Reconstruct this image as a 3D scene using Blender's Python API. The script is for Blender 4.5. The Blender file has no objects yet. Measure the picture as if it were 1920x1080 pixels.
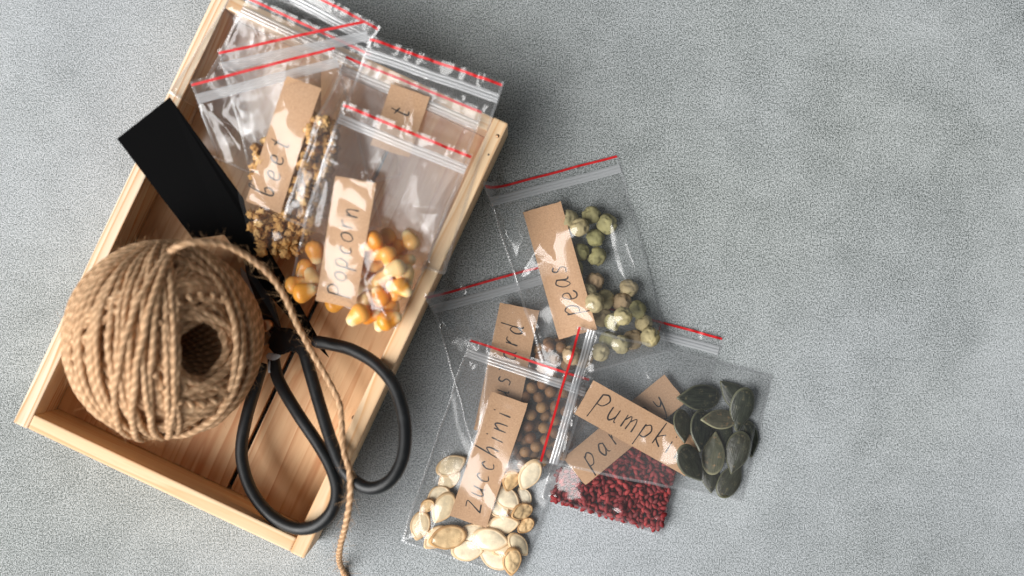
import bpy, bmesh, math
import numpy as np
from mathutils import Vector, Matrix, noise as mnoise

S = bpy.context.scene
COL = S.collection
rng = np.random.default_rng(11)
MM = 0.001                       # everything below is measured in millimetres
HC = 611.1                       # camera height above the table
KP = 440.0 / 1920.0              # millimetres per photo pixel on the table

# ------------------------------------------------------------------ camera, light, exposure
cam_d = bpy.data.cameras.new("camera"); cam = bpy.data.objects.new("camera", cam_d); COL.objects.link(cam)
cam.location = (0, 0, HC * MM); cam.rotation_euler = (0, 0, 0)
cam_d.lens = 50; cam_d.sensor_width = 36; cam_d.clip_start = 0.01; cam_d.clip_end = 20
cam_d.dof.use_dof = True; cam_d.dof.focus_distance = (HC - 5) * MM; cam_d.dof.aperture_fstop = 4.6
cam_d.dof.aperture_blades = 9
S.camera = cam

world = bpy.data.worlds.new("World"); S.world = world; world.use_nodes = True
bgn = world.node_tree.nodes["Background"]
bgn.inputs[0].default_value = (0.93, 0.97, 1.0, 1); bgn.inputs[1].default_value = 0.125

LIGHT_AZ = 206.0
def window_light(name, az, el, dist, sx, sy, power, col):
    d = bpy.data.lights.new(name, 'AREA'); d.shape = 'RECTANGLE'; d.size = sx; d.size_y = sy
    d.energy = power; d.color = col
    o = bpy.data.objects.new(name, d); COL.objects.link(o)
    v = Vector((math.cos(az) * math.cos(el), math.sin(az) * math.cos(el), math.sin(el)))
    o.location = v * dist
    o.rotation_euler = (-v).to_track_quat('-Z', 'Y').to_euler()
    return o
window_light("window_light", math.radians(LIGHT_AZ), math.radians(41), 4.2, 3.8, 3.3, 403.0, (1.0, 0.985, 0.965))

S.view_settings.view_transform = 'Standard'; S.view_settings.look = 'None'
S.view_settings.exposure = 0.0; S.view_settings.gamma = 1.0; S.view_settings.use_curve_mapping = False
S.render.engine = 'CYCLES'
S.cycles.transparent_max_bounces = 48; S.cycles.max_bounces = 10; S.cycles.glossy_bounces = 5
S.cycles.caustics_reflective = False; S.cycles.caustics_refractive = False
S.cycles.use_denoising = True

# ------------------------------------------------------------------ helpers
def W(px, py, z=0.0):
    "photo pixel seen at height z -> table coordinates (mm)"
    f = KP * (1 - z / HC)
    return np.array(((px - 960) * f, -(py - 540) * f, z))

def mesh_obj(name, verts, faces, mat, parent=None, smooth=True, attrs=None):
    me = bpy.data.meshes.new(name)
    v = np.asarray(verts, float) * MM
    me.from_pydata(v.tolist(), [], [tuple(int(i) for i in f) for f in faces])
    if smooth: me.polygons.foreach_set('use_smooth', [True] * len(me.polygons))
    for k, a in (attrs or {}).items():
        at = me.attributes.new(k, 'FLOAT', 'POINT'); at.data.foreach_set('value', np.asarray(a, np.float32))
    me.materials.append(mat); me.update()
    return link(name, me, parent)

def link(name, me, parent=None):
    o = bpy.data.objects.new(name, me); COL.objects.link(o)
    if parent: o.parent = parent
    return o

def tag(o, label, cat, group=None, kind=None):
    if label: o['label'] = label
    if cat: o['category'] = cat
    if group: o['group'] = group
    if kind: o['kind'] = kind
    return o

def empty(name, loc=(0, 0, 0)):
    o = bpy.data.objects.new(name, None); COL.objects.link(o)
    o.empty_display_size = 0.01
    return o

def grid_faces(nu, nv, wrap_u=False):
    f = []
    for j in range(nv - 1):
        for i in range(nu if wrap_u else nu - 1):
            a = j * nu + i; b = j * nu + (i + 1) % nu
            f.append((a, b, b + nu, a + nu))
    return f

def spline(pts, step=1.5, closed=False):
    "Catmull-Rom through points, resampled evenly"
    P = np.asarray(pts, float); n = len(P); out = []
    rngn = n if closed else n - 1
    for i in range(rngn):
        if closed: p0, p1, p2, p3 = P[(i - 1) % n], P[i], P[(i + 1) % n], P[(i + 2) % n]
        else: p0, p1, p2, p3 = P[max(i - 1, 0)], P[i], P[i + 1], P[min(i + 2, n - 1)]
        t = np.linspace(0, 1, 16, endpoint=False)[:, None]
        out.append(0.5 * (2 * p1 + (p2 - p0) * t + (2 * p0 - 5 * p1 + 4 * p2 - p3) * t**2 + (3 * p1 - p0 - 3 * p2 + p3) * t**3))
    out = np.concatenate(out + ([P[:1]] if closed else [P[-1:]]))
    d = np.r_[0, np.cumsum(np.linalg.norm(np.diff(out, axis=0), axis=1))]
    m = max(3, int(d[-1] / step) + 1)
    s = np.linspace(0, d[-1], m)
    r = np.stack([np.interp(s, d, out[:, k]) for k in range(out.shape[1])], 1)
    return r[:-1] if closed else r

def tube(P, rad, sides=10, closed=False, twist=0.0, ply=0.0, phase=0.0, caps=True):
    "verts, faces, along, ply of a tube; ply>0 gives a twisted two-strand cross-section"
    P = np.asarray(P, float); n = len(P)
    if closed: T = np.roll(P, -1, 0) - np.roll(P, 1, 0)
    else: T = np.gradient(P, axis=0)
    T /= np.linalg.norm(T, axis=1)[:, None] + 1e-12
    d = np.r_[0, np.cumsum(np.linalg.norm(np.diff(P, axis=0), axis=1))]
    N = np.zeros_like(P)
    a = np.array((0, 0, 1.0)) if abs(T[0][2]) < 0.9 else np.array((1.0, 0, 0))
    v = a - T[0] * (a @ T[0]); v /= np.linalg.norm(v)
    for i in range(n):
        v = v - T[i] * (v @ T[i]); v /= np.linalg.norm(v) + 1e-12; N[i] = v
    B = np.cross(T, N)
    r = np.broadcast_to(np.asarray(rad, float), (n,))
    th = np.linspace(0, 2 * np.pi, sides, endpoint=False)
    ph = (d * twist + phase)[:, None]
    rr = r[:, None] * (1 + ply * np.cos(2 * (th[None] - ph)))
    V = P[:, None] + rr[..., None] * (np.cos(th)[None, :, None] * N[:, None] + np.sin(th)[None, :, None] * B[:, None])
    V = V.reshape(-1, 3)
    F = grid_faces(sides, n, True)
    pl = (np.cos(2 * (th[None] - ph))).reshape(-1); al = np.repeat(d, sides)
    if closed:
        F += [((n - 1) * sides + i, (n - 1) * sides + (i + 1) % sides, (i + 1) % sides, i) for i in range(sides)]
    elif caps:
        F += [tuple(range(sides))[::-1], tuple(range((n - 1) * sides, n * sides))]
    return V, F, al, pl

def vnoise(x, y, seed):
    "smooth value noise in about -1..1"
    g = np.random.default_rng(seed).uniform(-1, 1, (64, 64))
    xi = np.floor(x).astype(int); yi = np.floor(y).astype(int)
    fx = x - xi; fy = y - yi; fx = fx * fx * (3 - 2 * fx); fy = fy * fy * (3 - 2 * fy)
    a = g[xi % 64, yi % 64]; b = g[(xi + 1) % 64, yi % 64]; c = g[xi % 64, (yi + 1) % 64]; e = g[(xi + 1) % 64, (yi + 1) % 64]
    return (a * (1 - fx) + b * fx) * (1 - fy) + (c * (1 - fx) + e * fx) * fy

# ------------------------------------------------------------------ material helpers
class NT:
    def __init__(s, name):
        s.m = bpy.data.materials.new(name); s.m.use_nodes = True; s.t = s.m.node_tree; s.t.nodes.clear()
        s.out = s.n('ShaderNodeOutputMaterial')
    def n(s, ty, **kw):
        n = s.t.nodes.new(ty)
        for k, v in kw.items():
            if k.startswith('_'): setattr(n, k[1:], v)
            else:
                key = k.replace('__', ' ')
                if key.isdigit(): key = int(key)
                elif key[0] == 'i' and key[1:].isdigit(): key = int(key[1:])
                s.set(n.inputs[key], v)
        return n
    def set(s, sock, v):
        if isinstance(v, bpy.types.NodeSocket): s.t.links.new(v, sock)
        elif isinstance(v, bpy.types.Node): s.t.links.new(v.outputs[0], sock)
        else:
            if isinstance(v, tuple) and len(v) == 3 and sock.type == 'RGBA': v = v + (1,)
            sock.default_value = v
    def math(s, op, a, b=0.0, clamp=False):
        n = s.n('ShaderNodeMath', _operation=op, _use_clamp=clamp); s.set(n.inputs[0], a); s.set(n.inputs[1], b); return n.outputs[0]
    def noise(s, scale, detail=3.0, rough=0.55, vec=None, dist=0.0):
        n = s.n('ShaderNodeTexNoise'); n.inputs['Scale'].default_value = scale; n.inputs['Detail'].default_value = detail
        n.inputs['Roughness'].default_value = rough; n.inputs['Distortion'].default_value = dist
        if vec is not None: s.set(n.inputs['Vector'], vec)
        return n.outputs[0]
    def ramp(s, fac, stops, interp='LINEAR'):
        n = s.n('ShaderNodeValToRGB'); s.set(n.inputs[0], fac); cr = n.color_ramp; cr.interpolation = interp
        while len(cr.elements) < len(stops): cr.elements.new(0.5)
        for e, (p, c) in zip(cr.elements, stops):
            e.position = p
            c = c if isinstance(c, tuple) else (c, c, c)
            e.color = c + (1,) if len(c) == 3 else c
        return n.outputs[0]
    def mix(s, fac, a, b, mode='MIX'):
        n = s.n('ShaderNodeMix', _data_type='RGBA', _blend_type=mode)
        s.set(n.inputs[0], fac); s.set(n.inputs[6], a); s.set(n.inputs[7], b); return n.outputs[2]
    def coord(s, which='Object', scale=None, loc=None, rot=None):
        c = s.n('ShaderNodeTexCoord').outputs[which]
        if scale or loc or rot:
            m = s.n('ShaderNodeMapping'); s.set(m.inputs[0], c)
            if scale: m.inputs['Scale'].default_value = scale
            if loc is not None: s.set(m.inputs['Location'], loc)
            if rot: m.inputs['Rotation'].default_value = rot
            return m.outputs[0]
        return c
    def rand(s): return s.n('ShaderNodeObjectInfo').outputs['Random']
    def attr(s, name): return s.n('ShaderNodeAttribute', _attribute_name=name).outputs['Fac']
    def bump(s, h, strength=0.3, dist=0.0005, normal=None):
        n = s.n('ShaderNodeBump'); n.inputs['Strength'].default_value = strength; n.inputs['Distance'].default_value = dist
        s.set(n.inputs['Height'], h)
        if normal is not None: s.set(n.inputs['Normal'], normal)
        return n.outputs[0]
    def pbsdf(s, col, rough=0.5, normal=None, spec=0.5, **kw):
        n = s.n('ShaderNodeBsdfPrincipled'); s.set(n.inputs['Base Color'], col); s.set(n.inputs['Roughness'], rough)
        n.inputs['Specular IOR Level'].default_value = spec
        if normal is not None: s.set(n.inputs['Normal'], normal)
        for k, v in kw.items(): s.set(n.inputs[k.replace('__', ' ')], v)
        return n.outputs[0]
    def done(s, sh):
        s.set(s.out.inputs[0], sh); return s.m

def srgb(r, g, b):
    f = lambda c: (c / 255 / 12.92) if c < 10 else ((c / 255 + 0.055) / 1.055) ** 2.4
    return (f(r), f(g), f(b))

# table: grey stone-look sheet with pebbled relief
t = NT('stone_sheet')
co = t.coord('Object')
fine = t.noise(2000, 1, 0.5, co); fine2 = t.noise(1000, 2, 0.5, co)
grain = t.math('ADD', t.math('MULTIPLY', fine, 0.7), t.math('MULTIPLY', fine2, 0.3))
cloud = t.noise(6.5, 6, 0.66, co, 0.6); cloud2 = t.noise(40, 5, 0.7, co, 0.3)
mot = t.math('ADD', t.math('MULTIPLY', cloud, 0.6), t.math('MULTIPLY', cloud2, 0.4))
blot = t.ramp(mot, [(0.38, 0.0), (0.60, 1.0)])
gsh = t.math('ADD', grain, t.math('MULTIPLY', t.math('SUBTRACT', blot, 0.5), 0.085))
colr = t.ramp(gsh, [(0.30, srgb(66, 72, 70)), (0.44, srgb(128, 133, 132)), (0.53, srgb(164, 168, 168)), (0.68, srgb(200, 203, 204))])
colr = t.mix(t.ramp(t.noise(3.2, 3, 0.6, co), [(0.42, 0.0), (0.68, 0.22)]), colr, srgb(190, 193, 196))
scr = t.noise(14, 6, 0.75, t.coord('Object', scale=(1, 4.5, 1), rot=(0, 0, 0.9)), 1.2)
colr = t.mix(t.ramp(t.math('ABSOLUTE', t.math('SUBTRACT', scr, 0.5)), [(0.0, 0.45), (0.005, 0.0)]), colr, srgb(96, 100, 98))
tint = t.ramp(t.noise(5, 2, 0.5, co), [(0.35, (0.985, 1.0, 0.99)), (0.65, (0.975, 0.99, 1.03))])
colr = t.mix(1.0, colr, tint, 'MULTIPLY')
M_TABLE = t.done(t.pbsdf(colr, 0.52, t.bump(grain, 0.6, 0.0006), 0.35))

def wood(name, light, mid, deep, bands, specks=False, lo=0.05):
    t = NT(name); r = t.rand()
    cx = t.n('ShaderNodeCombineXYZ'); t.set(cx.inputs[0], t.math('MULTIPLY', r, 3.0)); t.set(cx.inputs[1], t.math('MULTIPLY', r, 0.031)); t.set(cx.inputs[2], t.math('MULTIPLY', r, -0.017))
    co = t.coord('Object', loc=cx.outputs[0])
    st = t.n('ShaderNodeMapping'); t.set(st.inputs[0], co); st.inputs['Scale'].default_value = (0.07, 1, 1)
    warp = t.noise(45, 3, 0.5, st.outputs[0])
    sep = t.n('ShaderNodeSeparateXYZ'); t.set(sep.inputs[0], st.outputs[0])
    y = t.math('ADD', sep.outputs[1], t.math('MULTIPLY', sep.outputs[2], 0.35))
    ph = t.math('ADD', t.math('MULTIPLY', y, bands), t.math('MULTIPLY', warp, 9.0))
    ring = t.math('FRACT', ph)
    ringc = t.ramp(ring, [(0.0, 0.0), (0.62, 0.35), (0.88, 1.0), (1.0, 0.0)])
    vary = t.noise(60, 3, 0.5, st.outputs[0])
    c = t.mix(t.math('MULTIPLY', ringc, t.ramp(vary, [(0.32, lo), (0.62, 1.0)])), light, mid)
    fib = t.noise(900, 3, 0.6, st.outputs[0])
    c = t.mix(t.math('MULTIPLY', t.ramp(fib, [(0.50, 0.0), (0.75, 1.0)]), 0.35), c, mid)
    c = t.mix(t.ramp(t.noise(22, 3, 0.6, st.outputs[0]), [(0.56, 0.0), (0.72, 0.75)]), c, deep)
    if specks:
        vo = t.n('ShaderNodeTexVoronoi'); t.set(vo.inputs['Vector'], t.coord('Object', scale=(0.7, 1, 1))); vo.inputs['Scale'].default_value = 75
        sepc = t.n('ShaderNodeSeparateColor'); t.set(sepc.inputs[0], vo.outputs['Color'])
        k = t.math('MULTIPLY', t.math('LESS_THAN', vo.outputs['Distance'], t.math('MULTIPLY', sepc.outputs[1], 0.075)), t.math('GREATER_THAN', sepc.outputs[0], 0.62))
        c = t.mix(t.math('MULTIPLY', k, 0.85), c, srgb(60, 32, 16))
    h = t.math('ADD', t.math('MULTIPLY', ringc, 0.4), fib)
    return t.done(t.pbsdf(c, 0.55, t.bump(h, 0.16, 0.0004), 0.35))
M_PINE = wood('pine_wood', srgb(235, 206, 168), srgb(218, 166, 114), srgb(205, 144, 98), 260)
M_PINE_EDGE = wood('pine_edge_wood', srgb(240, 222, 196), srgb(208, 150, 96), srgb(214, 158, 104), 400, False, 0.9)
M_PINE_FLOOR = wood('pine_floor_wood', srgb(234, 194, 150), srgb(202, 138, 92), srgb(160, 90, 56), 150, True)

def film(name, haze, refl, rough, col=(0.9, 0.92, 0.95), bumps=0.0):
    t = NT(name)
    nrm = None
    if bumps:
        co = t.coord('Object')
        nrm = t.bump(t.noise(330, 3, 0.55, co, 1.0), bumps, 0.0006)
    lw = t.n('ShaderNodeLayerWeight'); lw.inputs['Blend'].default_value = 0.5
    if nrm is not None: t.set(lw.inputs['Normal'], nrm)
    f5 = t.math('POWER', lw.outputs['Facing'], 4.0)
    fac = t.math('ADD', t.math('MULTIPLY', f5, 0.85), refl, True)
    gl = t.n('ShaderNodeBsdfGlossy'); gl.inputs['Roughness'].default_value = rough; t.set(gl.inputs['Color'], (1, 1, 1))
    if nrm is not None: t.set(gl.inputs['Normal'], nrm)
    tr = t.n('ShaderNodeBsdfTransparent'); t.set(tr.inputs['Color'], (0.985, 0.985, 0.985))
    df = t.n('ShaderNodeBsdfDiffuse'); t.set(df.inputs['Color'], col)
    tl = t.n('ShaderNodeBsdfTranslucent'); t.set(tl.inputs['Color'], col)
    dm = t.n('ShaderNodeMixShader'); dm.inputs[0].default_value = 0.4; t.set(dm.inputs[1], df); t.set(dm.inputs[2], tl)
    a = t.n('ShaderNodeMixShader'); a.inputs[0].default_value = haze; t.set(a.inputs[1], tr); t.set(a.inputs[2], dm)
    b = t.n('ShaderNodeMixShader'); t.set(b.inputs[0], fac); t.set(b.inputs[1], a); t.set(b.inputs[2], gl)
    return t.done(b.outputs[0])
M_FILM = film('clear_film', 0.032, 0.044, 0.15, bumps=0.03)
M_BACK = film('clear_back_film', 0.018, 0.035, 0.22)
M_ZIP = film('zip_film', 0.48, 0.10, 0.18)
M_SEAM = film('seam_film', 0.16, 0.06, 0.2)
t = NT('red_print'); M_RED = t.done(t.pbsdf(srgb(198, 28, 33), 0.4, None, 0.5))

t = NT('kraft_paper'); co = t.coord('Object')
n1 = t.noise(1500, 4, 0.7, co); n2 = t.noise(60, 3, 0.5, co)
c = t.mix(t.ramp(n1, [(0.3, 0.0), (0.7, 1.0)]), srgb(180, 141, 107), srgb(209, 171, 136))
c = t.mix(t.ramp(t.noise(2600, 1, 0.5, co), [(0.66, 0.0), (0.74, 0.55)]), c, srgb(110, 76, 54))
c = t.mix(t.math('MULTIPLY', n2, 0.25), c, srgb(198, 157, 123))
M_KRAFT = t.done(t.pbsdf(c, 0.8, t.bump(n1, 0.15, 0.0003), 0.2))
t = NT('black_ink'); M_INK = t.done(t.pbsdf(srgb(34, 31, 32), 0.6, None, 0.3))

t = NT('jute'); al = t.attr('along'); pl = t.attr('ply'); co = t.coord('Object')
fib = t.noise(1, 3, 0.7, None); fibn = t.t.nodes[-1]
cmb = t.n('ShaderNodeCombineXYZ'); t.set(cmb.inputs[0], t.math('ADD', t.math('MULTIPLY', al, 0.5), t.math('MULTIPLY', pl, 1.6))); t.set(cmb.inputs[1], t.math('MULTIPLY', pl, 5.0)); t.set(cmb.inputs[2], t.math('MULTIPLY', t.rand(), 90.0))
t.set(fibn.inputs['Vector'], cmb.outputs[0])
big = t.noise(70, 3, 0.6, co)
c = t.mix(t.ramp(fib, [(0.28, 0.0), (0.72, 1.0)]), srgb(182, 132, 94), srgb(255, 222, 182))
c = t.mix(t.math('MULTIPLY', t.ramp(big, [(0.35, 0.0), (0.7, 1.0)]), 0.4), c, srgb(232, 188, 144))
c = t.mix(t.ramp(pl, [(0.0, 0.5), (0.4, 0.0)]), c, srgb(134, 98, 66))  # grooves between the plies darkened: crevice shade put into the colour
M_JUTE = t.done(t.pbsdf(c, 0.85, t.bump(fib, 0.7, 0.0005), 0.15))
t = NT('jute_fibre'); M_FUZZ = t.done(t.pbsdf(srgb(196, 156, 116), 0.8, None, 0.2))

t = NT('black_coating'); co = t.coord('Object')
n1 = t.noise(160, 4, 0.6, co); n2 = t.noise(900, 2, 0.5, co)
M_BLACK = t.done(t.pbsdf(t.mix(t.ramp(n1, [(0.55, 0.0), (0.8, 0.6)]), srgb(17, 19, 21), srgb(38, 42, 44)), t.ramp(n1, [(0.3, 0.36), (0.7, 0.52)]), t.bump(n2, 0.08, 0.0003), 0.5))
t = NT('steel'); M_STEEL = t.done(t.pbsdf((0.55, 0.56, 0.57), 0.38, None, 0.5, Metallic=1.0))
t = NT('dark_steel'); M_DSTEEL = t.done(t.pbsdf((0.06, 0.062, 0.066), 0.42, None, 0.5, Metallic=0.6))
t = NT('copper'); M_COPPER = t.done(t.pbsdf((0.62, 0.36, 0.2), 0.35, None, 0.5, Metallic=1.0))
t = NT('white_gleam'); M_GLEAM = t.done(t.pbsdf((0.62, 0.63, 0.64), 0.55, t.bump(t.noise(900, 3, 0.6, t.coord('Object')), 0.6, 0.0005)))  # white paint and metal shine, the gleam put into a pale colour
t = NT('chalkboard'); co = t.coord('Object')
d = t.math('MULTIPLY', t.ramp(t.noise(2600, 2, 0.6, co), [(0.68, 0.0), (0.82, 1.0)]), t.ramp(t.noise(50, 2, 0.5, co), [(0.45, 0.0), (0.7, 0.8)]))
M_CHALK = t.done(t.pbsdf(t.mix(d, srgb(8, 8, 9), srgb(60, 62, 62)), 0.8, t.bump(t.noise(1500, 2, 0.5, co), 0.1, 0.0003), 0.08))

def seedmat(name, cols, rim=None, rimpos=0.86, nscale=400, rough=0.5, bump=0.3, streak=None, spec=0.4, spots=None, sss=0.0):
    t = NT(name); r = t.rand(); co = t.coord('Object')
    n = len(cols); c = t.ramp(r, [((i + 0.0) / max(1, n - 1), q) for i, q in enumerate(cols)])
    nn = t.noise(nscale, 4, 0.6, co)
    hs = t.n('ShaderNodeHueSaturation'); t.set(hs.inputs['Color'], c); t.set(hs.inputs['Value'], t.ramp(nn, [(0.25, 0.72), (0.75, 1.2)]))
    c = hs.outputs[0]; h = nn
    if streak:
        cs = t.coord('Object', scale=(0.12, 1, 1)); sn = t.noise(streak[0], 3, 0.6, cs)
        c = t.mix(t.math('MULTIPLY', t.ramp(sn, [(0.4, 0.0), (0.7, 1.0)]), streak[2]), c, streak[1]); h = t.math('ADD', nn, sn)
    if spots:
        c = t.mix(t.math('MULTIPLY', t.ramp(t.noise(spots[0], 3, 0.65, co), [(0.60, 0.0), (0.74, 1.0)]), spots[2]), c, spots[1])
    if rim:
        rho = t.attr('rho')
        c = t.mix(t.math('MULTIPLY', t.ramp(rho, [(rimpos - 0.09, 0.0), (rimpos, 1.0)]), rim[1]), c, rim[0])
    return t.done(t.pbsdf(c, rough, t.bump(h, bump, 0.0004), spec, Subsurface__Weight=sss, Subsurface__Scale=0.002))
M_PEA = seedmat('dried_pea', [srgb(180, 164, 124), srgb(166, 156, 110), srgb(148, 144, 96), srgb(184, 170, 132), srgb(178, 150, 116)], nscale=260, rough=0.75, bump=0.35, spots=(420, srgb(150, 142, 84), 0.5))
M_ZUC = seedmat('zucchini_seed_shell', [srgb(244, 228, 196), srgb(238, 216, 176), srgb(248, 236, 210)], rim=(srgb(214, 170, 116), 0.6), nscale=300, rough=0.5, bump=0.25, spots=(260, srgb(214, 172, 118), 0.4))
M_ZUCB = seedmat('toasted_seed_shell', [srgb(232, 200, 152), srgb(216, 178, 124)], rim=(srgb(188, 138, 82), 0.7), nscale=300, rough=0.55, bump=0.5, spots=(330, srgb(160, 108, 58), 0.6))
M_PUMP = seedmat('pumpkin_seed_skin', [srgb(24, 28, 24), srgb(36, 40, 30), srgb(20, 24, 22), srgb(42, 40, 28), srgb(30, 36, 32)], rim=(srgb(116, 116, 92), 0.6), rimpos=0.97, nscale=350, rough=0.33, bump=0.45, streak=(1300, srgb(74, 80, 64), 0.5), spots=(430, srgb(140, 128, 98), 0.4))
M_PUMPL = seedmat('pale_pumpkin_seed_skin', [srgb(86, 88, 66), srgb(92, 88, 72)], rim=(srgb(160, 156, 124), 0.75), rimpos=0.95, nscale=350, rough=0.5, bump=0.45, streak=(1200, srgb(48, 54, 44), 0.65), spots=(360, srgb(166, 128, 88), 0.6))
M_MUST = seedmat('round_brown_seed', [srgb(150, 104, 64), srgb(124, 82, 48), srgb(176, 134, 86), srgb(108, 70, 44)], nscale=500, rough=0.55, bump=0.3)
M_REDS = seedmat('red_coated_seed', [srgb(140, 34, 38), srgb(112, 24, 30), srgb(158, 48, 48), srgb(96, 24, 28)], nscale=700, rough=0.65, bump=0.4)
M_BEET = seedmat('beet_cluster', [srgb(222, 174, 108), srgb(200, 150, 88), srgb(234, 192, 130), srgb(176, 126, 72)], nscale=650, rough=0.75, bump=0.9, spots=(500, srgb(112, 76, 42), 0.6), spec=0.2)
t = NT('corn_kernel'); tt = t.attr('rho'); co = t.coord('Object'); nn = t.noise(230, 3, 0.6, co)
body = t.ramp(t.rand(), [(0.0, srgb(244, 172, 74)), (0.45, srgb(238, 152, 54)), (0.75, srgb(246, 184, 100)), (1.0, srgb(244, 212, 156))])
k = t.math('ADD', tt, t.math('MULTIPLY', t.math('SUBTRACT', nn, 0.5), 0.6))
c = t.mix(t.ramp(k, [(0.04, 0.0), (0.34, 1.0)]), srgb(246, 222, 172), body)
M_CORN = t.done(t.pbsdf(c, 0.3, t.bump(nn, 0.12, 0.0005), 0.5, Subsurface__Weight=0.15, Subsurface__Scale=0.002))

# ------------------------------------------------------------------ table
tb = mesh_obj('table_surface', [(-2500, -2500, 0), (2500, -2500, 0), (2500, 2500, 0), (-2500, 2500, 0)], [(0, 1, 2, 3)], M_TABLE, smooth=False)
tb['kind'] = 'structure'; tb['label'] = 'grey speckled stone-look table surface'

# ------------------------------------------------------------------ wooden crate
RIM, FLOOR = 40.0, 11.0
cA, cB, cC = W(25, 790, RIM), W(570, 1048, RIM), W(953, 232, RIM)
ax_l = (cC - cB)[:2]; LEN = np.linalg.norm(ax_l); ax_l /= LEN          # along the crate, up the photo
ax_w = np.array((ax_l[1], -ax_l[0])); WID = np.linalg.norm((cB - cA)[:2])
org = cB[:2] - ax_w * WID                                              # lower left outer corner
ANG = math.atan2(ax_l[1], ax_l[0])
def crate_xy(l, w): return org + ax_l * l + ax_w * w

def board(name, l0, l1, w0, w1, z0, z1, mat, parent, along_len=True, bev=0.7):
    bm = bmesh.new(); bmesh.ops.create_cube(bm, size=1)
    c = crate_xy((l0 + l1) / 2, (w0 + w1) / 2)
    dx, dy = ((l1 - l0), (w1 - w0)) if along_len else ((w1 - w0), (l1 - l0))
    bmesh.ops.scale(bm, vec=(dx * MM, dy * MM, (z1 - z0) * MM), verts=bm.verts)
    bmesh.ops.bevel(bm, geom=bm.edges[:], offset=bev * MM, segments=2, affect='EDGES', profile=0.6)
    me = bpy.data.meshes.new(name); bm.to_mesh(me); bm.free(); me.materials.append(mat)
    o = link(name, me, parent)
    o.location = (c[0] * MM, c[1] * MM, (z0 + z1) / 2 * MM)
    o.rotation_euler = (0, 0, ANG if along_len else ANG - math.pi / 2)
    return o
TW = 6.3
crate = tag(empty('wooden_crate'), 'shallow open pine wood crate holding twine, scissors and seed bags', 'crate')
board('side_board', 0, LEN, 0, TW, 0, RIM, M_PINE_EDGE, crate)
board('side_board', 0, LEN, WID - TW, WID, 0, RIM, M_PINE, crate)
board('end_board', 0.2, TW, TW + 0.05, WID - TW - 0.05, 0, RIM - 0.2, M_PINE, crate, False)
board('end_board', LEN - TW, LEN - 0.2, TW + 0.05, WID - TW - 0.05, 0, RIM - 0.2, M_PINE, crate, False)
g1 = W(577, 600, FLOOR)[:2] - org; gw = float(g1 @ ax_w)
board('floor_plank', TW + 0.1, LEN - TW - 0.1, TW + 0.1, gw - 1.0, FLOOR - 6, FLOOR, M_PINE_FLOOR, crate, True, 0.4)
board('floor_plank', TW + 0.1, LEN - TW - 0.1, gw + 0.8, WID - TW - 0.1, FLOOR - 6, FLOOR - 0.15, M_PINE_FLOOR, crate, True, 0.4)
for px, py in ((933, 255), (916, 290)):  # small discs standing for a knot and a mark in the rim wood
    p = W(px, py, RIM); V, F, _, _ = tube([(p[0], p[1], RIM - 1), (p[0], p[1], RIM + 0.12)], 0.75 if px == 933 else 0.4, 10)
    mesh_obj('rim_dot', V, F, M_COPPER if px == 933 else M_DSTEEL, crate)

# ------------------------------------------------------------------ height field of everything lying so far (mm)
GX0, GX1, GY0, GY1, GS = -240.0, 240.0, -145.0, 180.0, 0.5
NX = int((GX1 - GX0) / GS) + 1; NY = int((GY1 - GY0) / GS) + 1
gx = GX0 + GS * np.arange(NX); gy = GY0 + GS * np.arange(NY)
XX, YY = np.meshgrid(gx, gy)
PILE = np.zeros((NY, NX))
dl = (XX - org[0]) * ax_l[0] + (YY - org[1]) * ax_l[1]; dw = (XX - org[0]) * ax_w[0] + (YY - org[1]) * ax_w[1]
inbox = (dl > 0) & (dl < LEN) & (dw > 0) & (dw < WID)
inner = (dl > TW) & (dl < LEN - TW) & (dw > TW) & (dw < WID - TW)
PILE[inbox] = RIM; PILE[inner] = FLOOR

def sample(A, x, y):
    fx = np.clip((np.asarray(x) - GX0) / GS, 0, NX - 1.001); fy = np.clip((np.asarray(y) - GY0) / GS, 0, NY - 1.001)
    i = fx.astype(int); j = fy.astype(int); u = fx - i; v = fy - j
    return (A[j, i] * (1 - u) + A[j, i + 1] * u) * (1 - v) + (A[j + 1, i] * (1 - u) + A[j + 1, i + 1] * u) * v
def window(x, y, r):
    i0 = max(0, int((x - r - GX0) / GS)); i1 = min(NX, int((x + r - GX0) / GS) + 2)
    j0 = max(0, int((y - r - GY0) / GS)); j1 = min(NY, int((y + r - GY0) / GS) + 2)
    return slice(j0, j1), slice(i0, i1)
def avg4(z, k=1):
    p = np.pad(z, k, mode='edge'); return 0.25 * (p[:-2 * k, k:-k] + p[2 * k:, k:-k] + p[k:-k, :-2 * k] + p[k:-k, 2 * k:])

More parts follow.
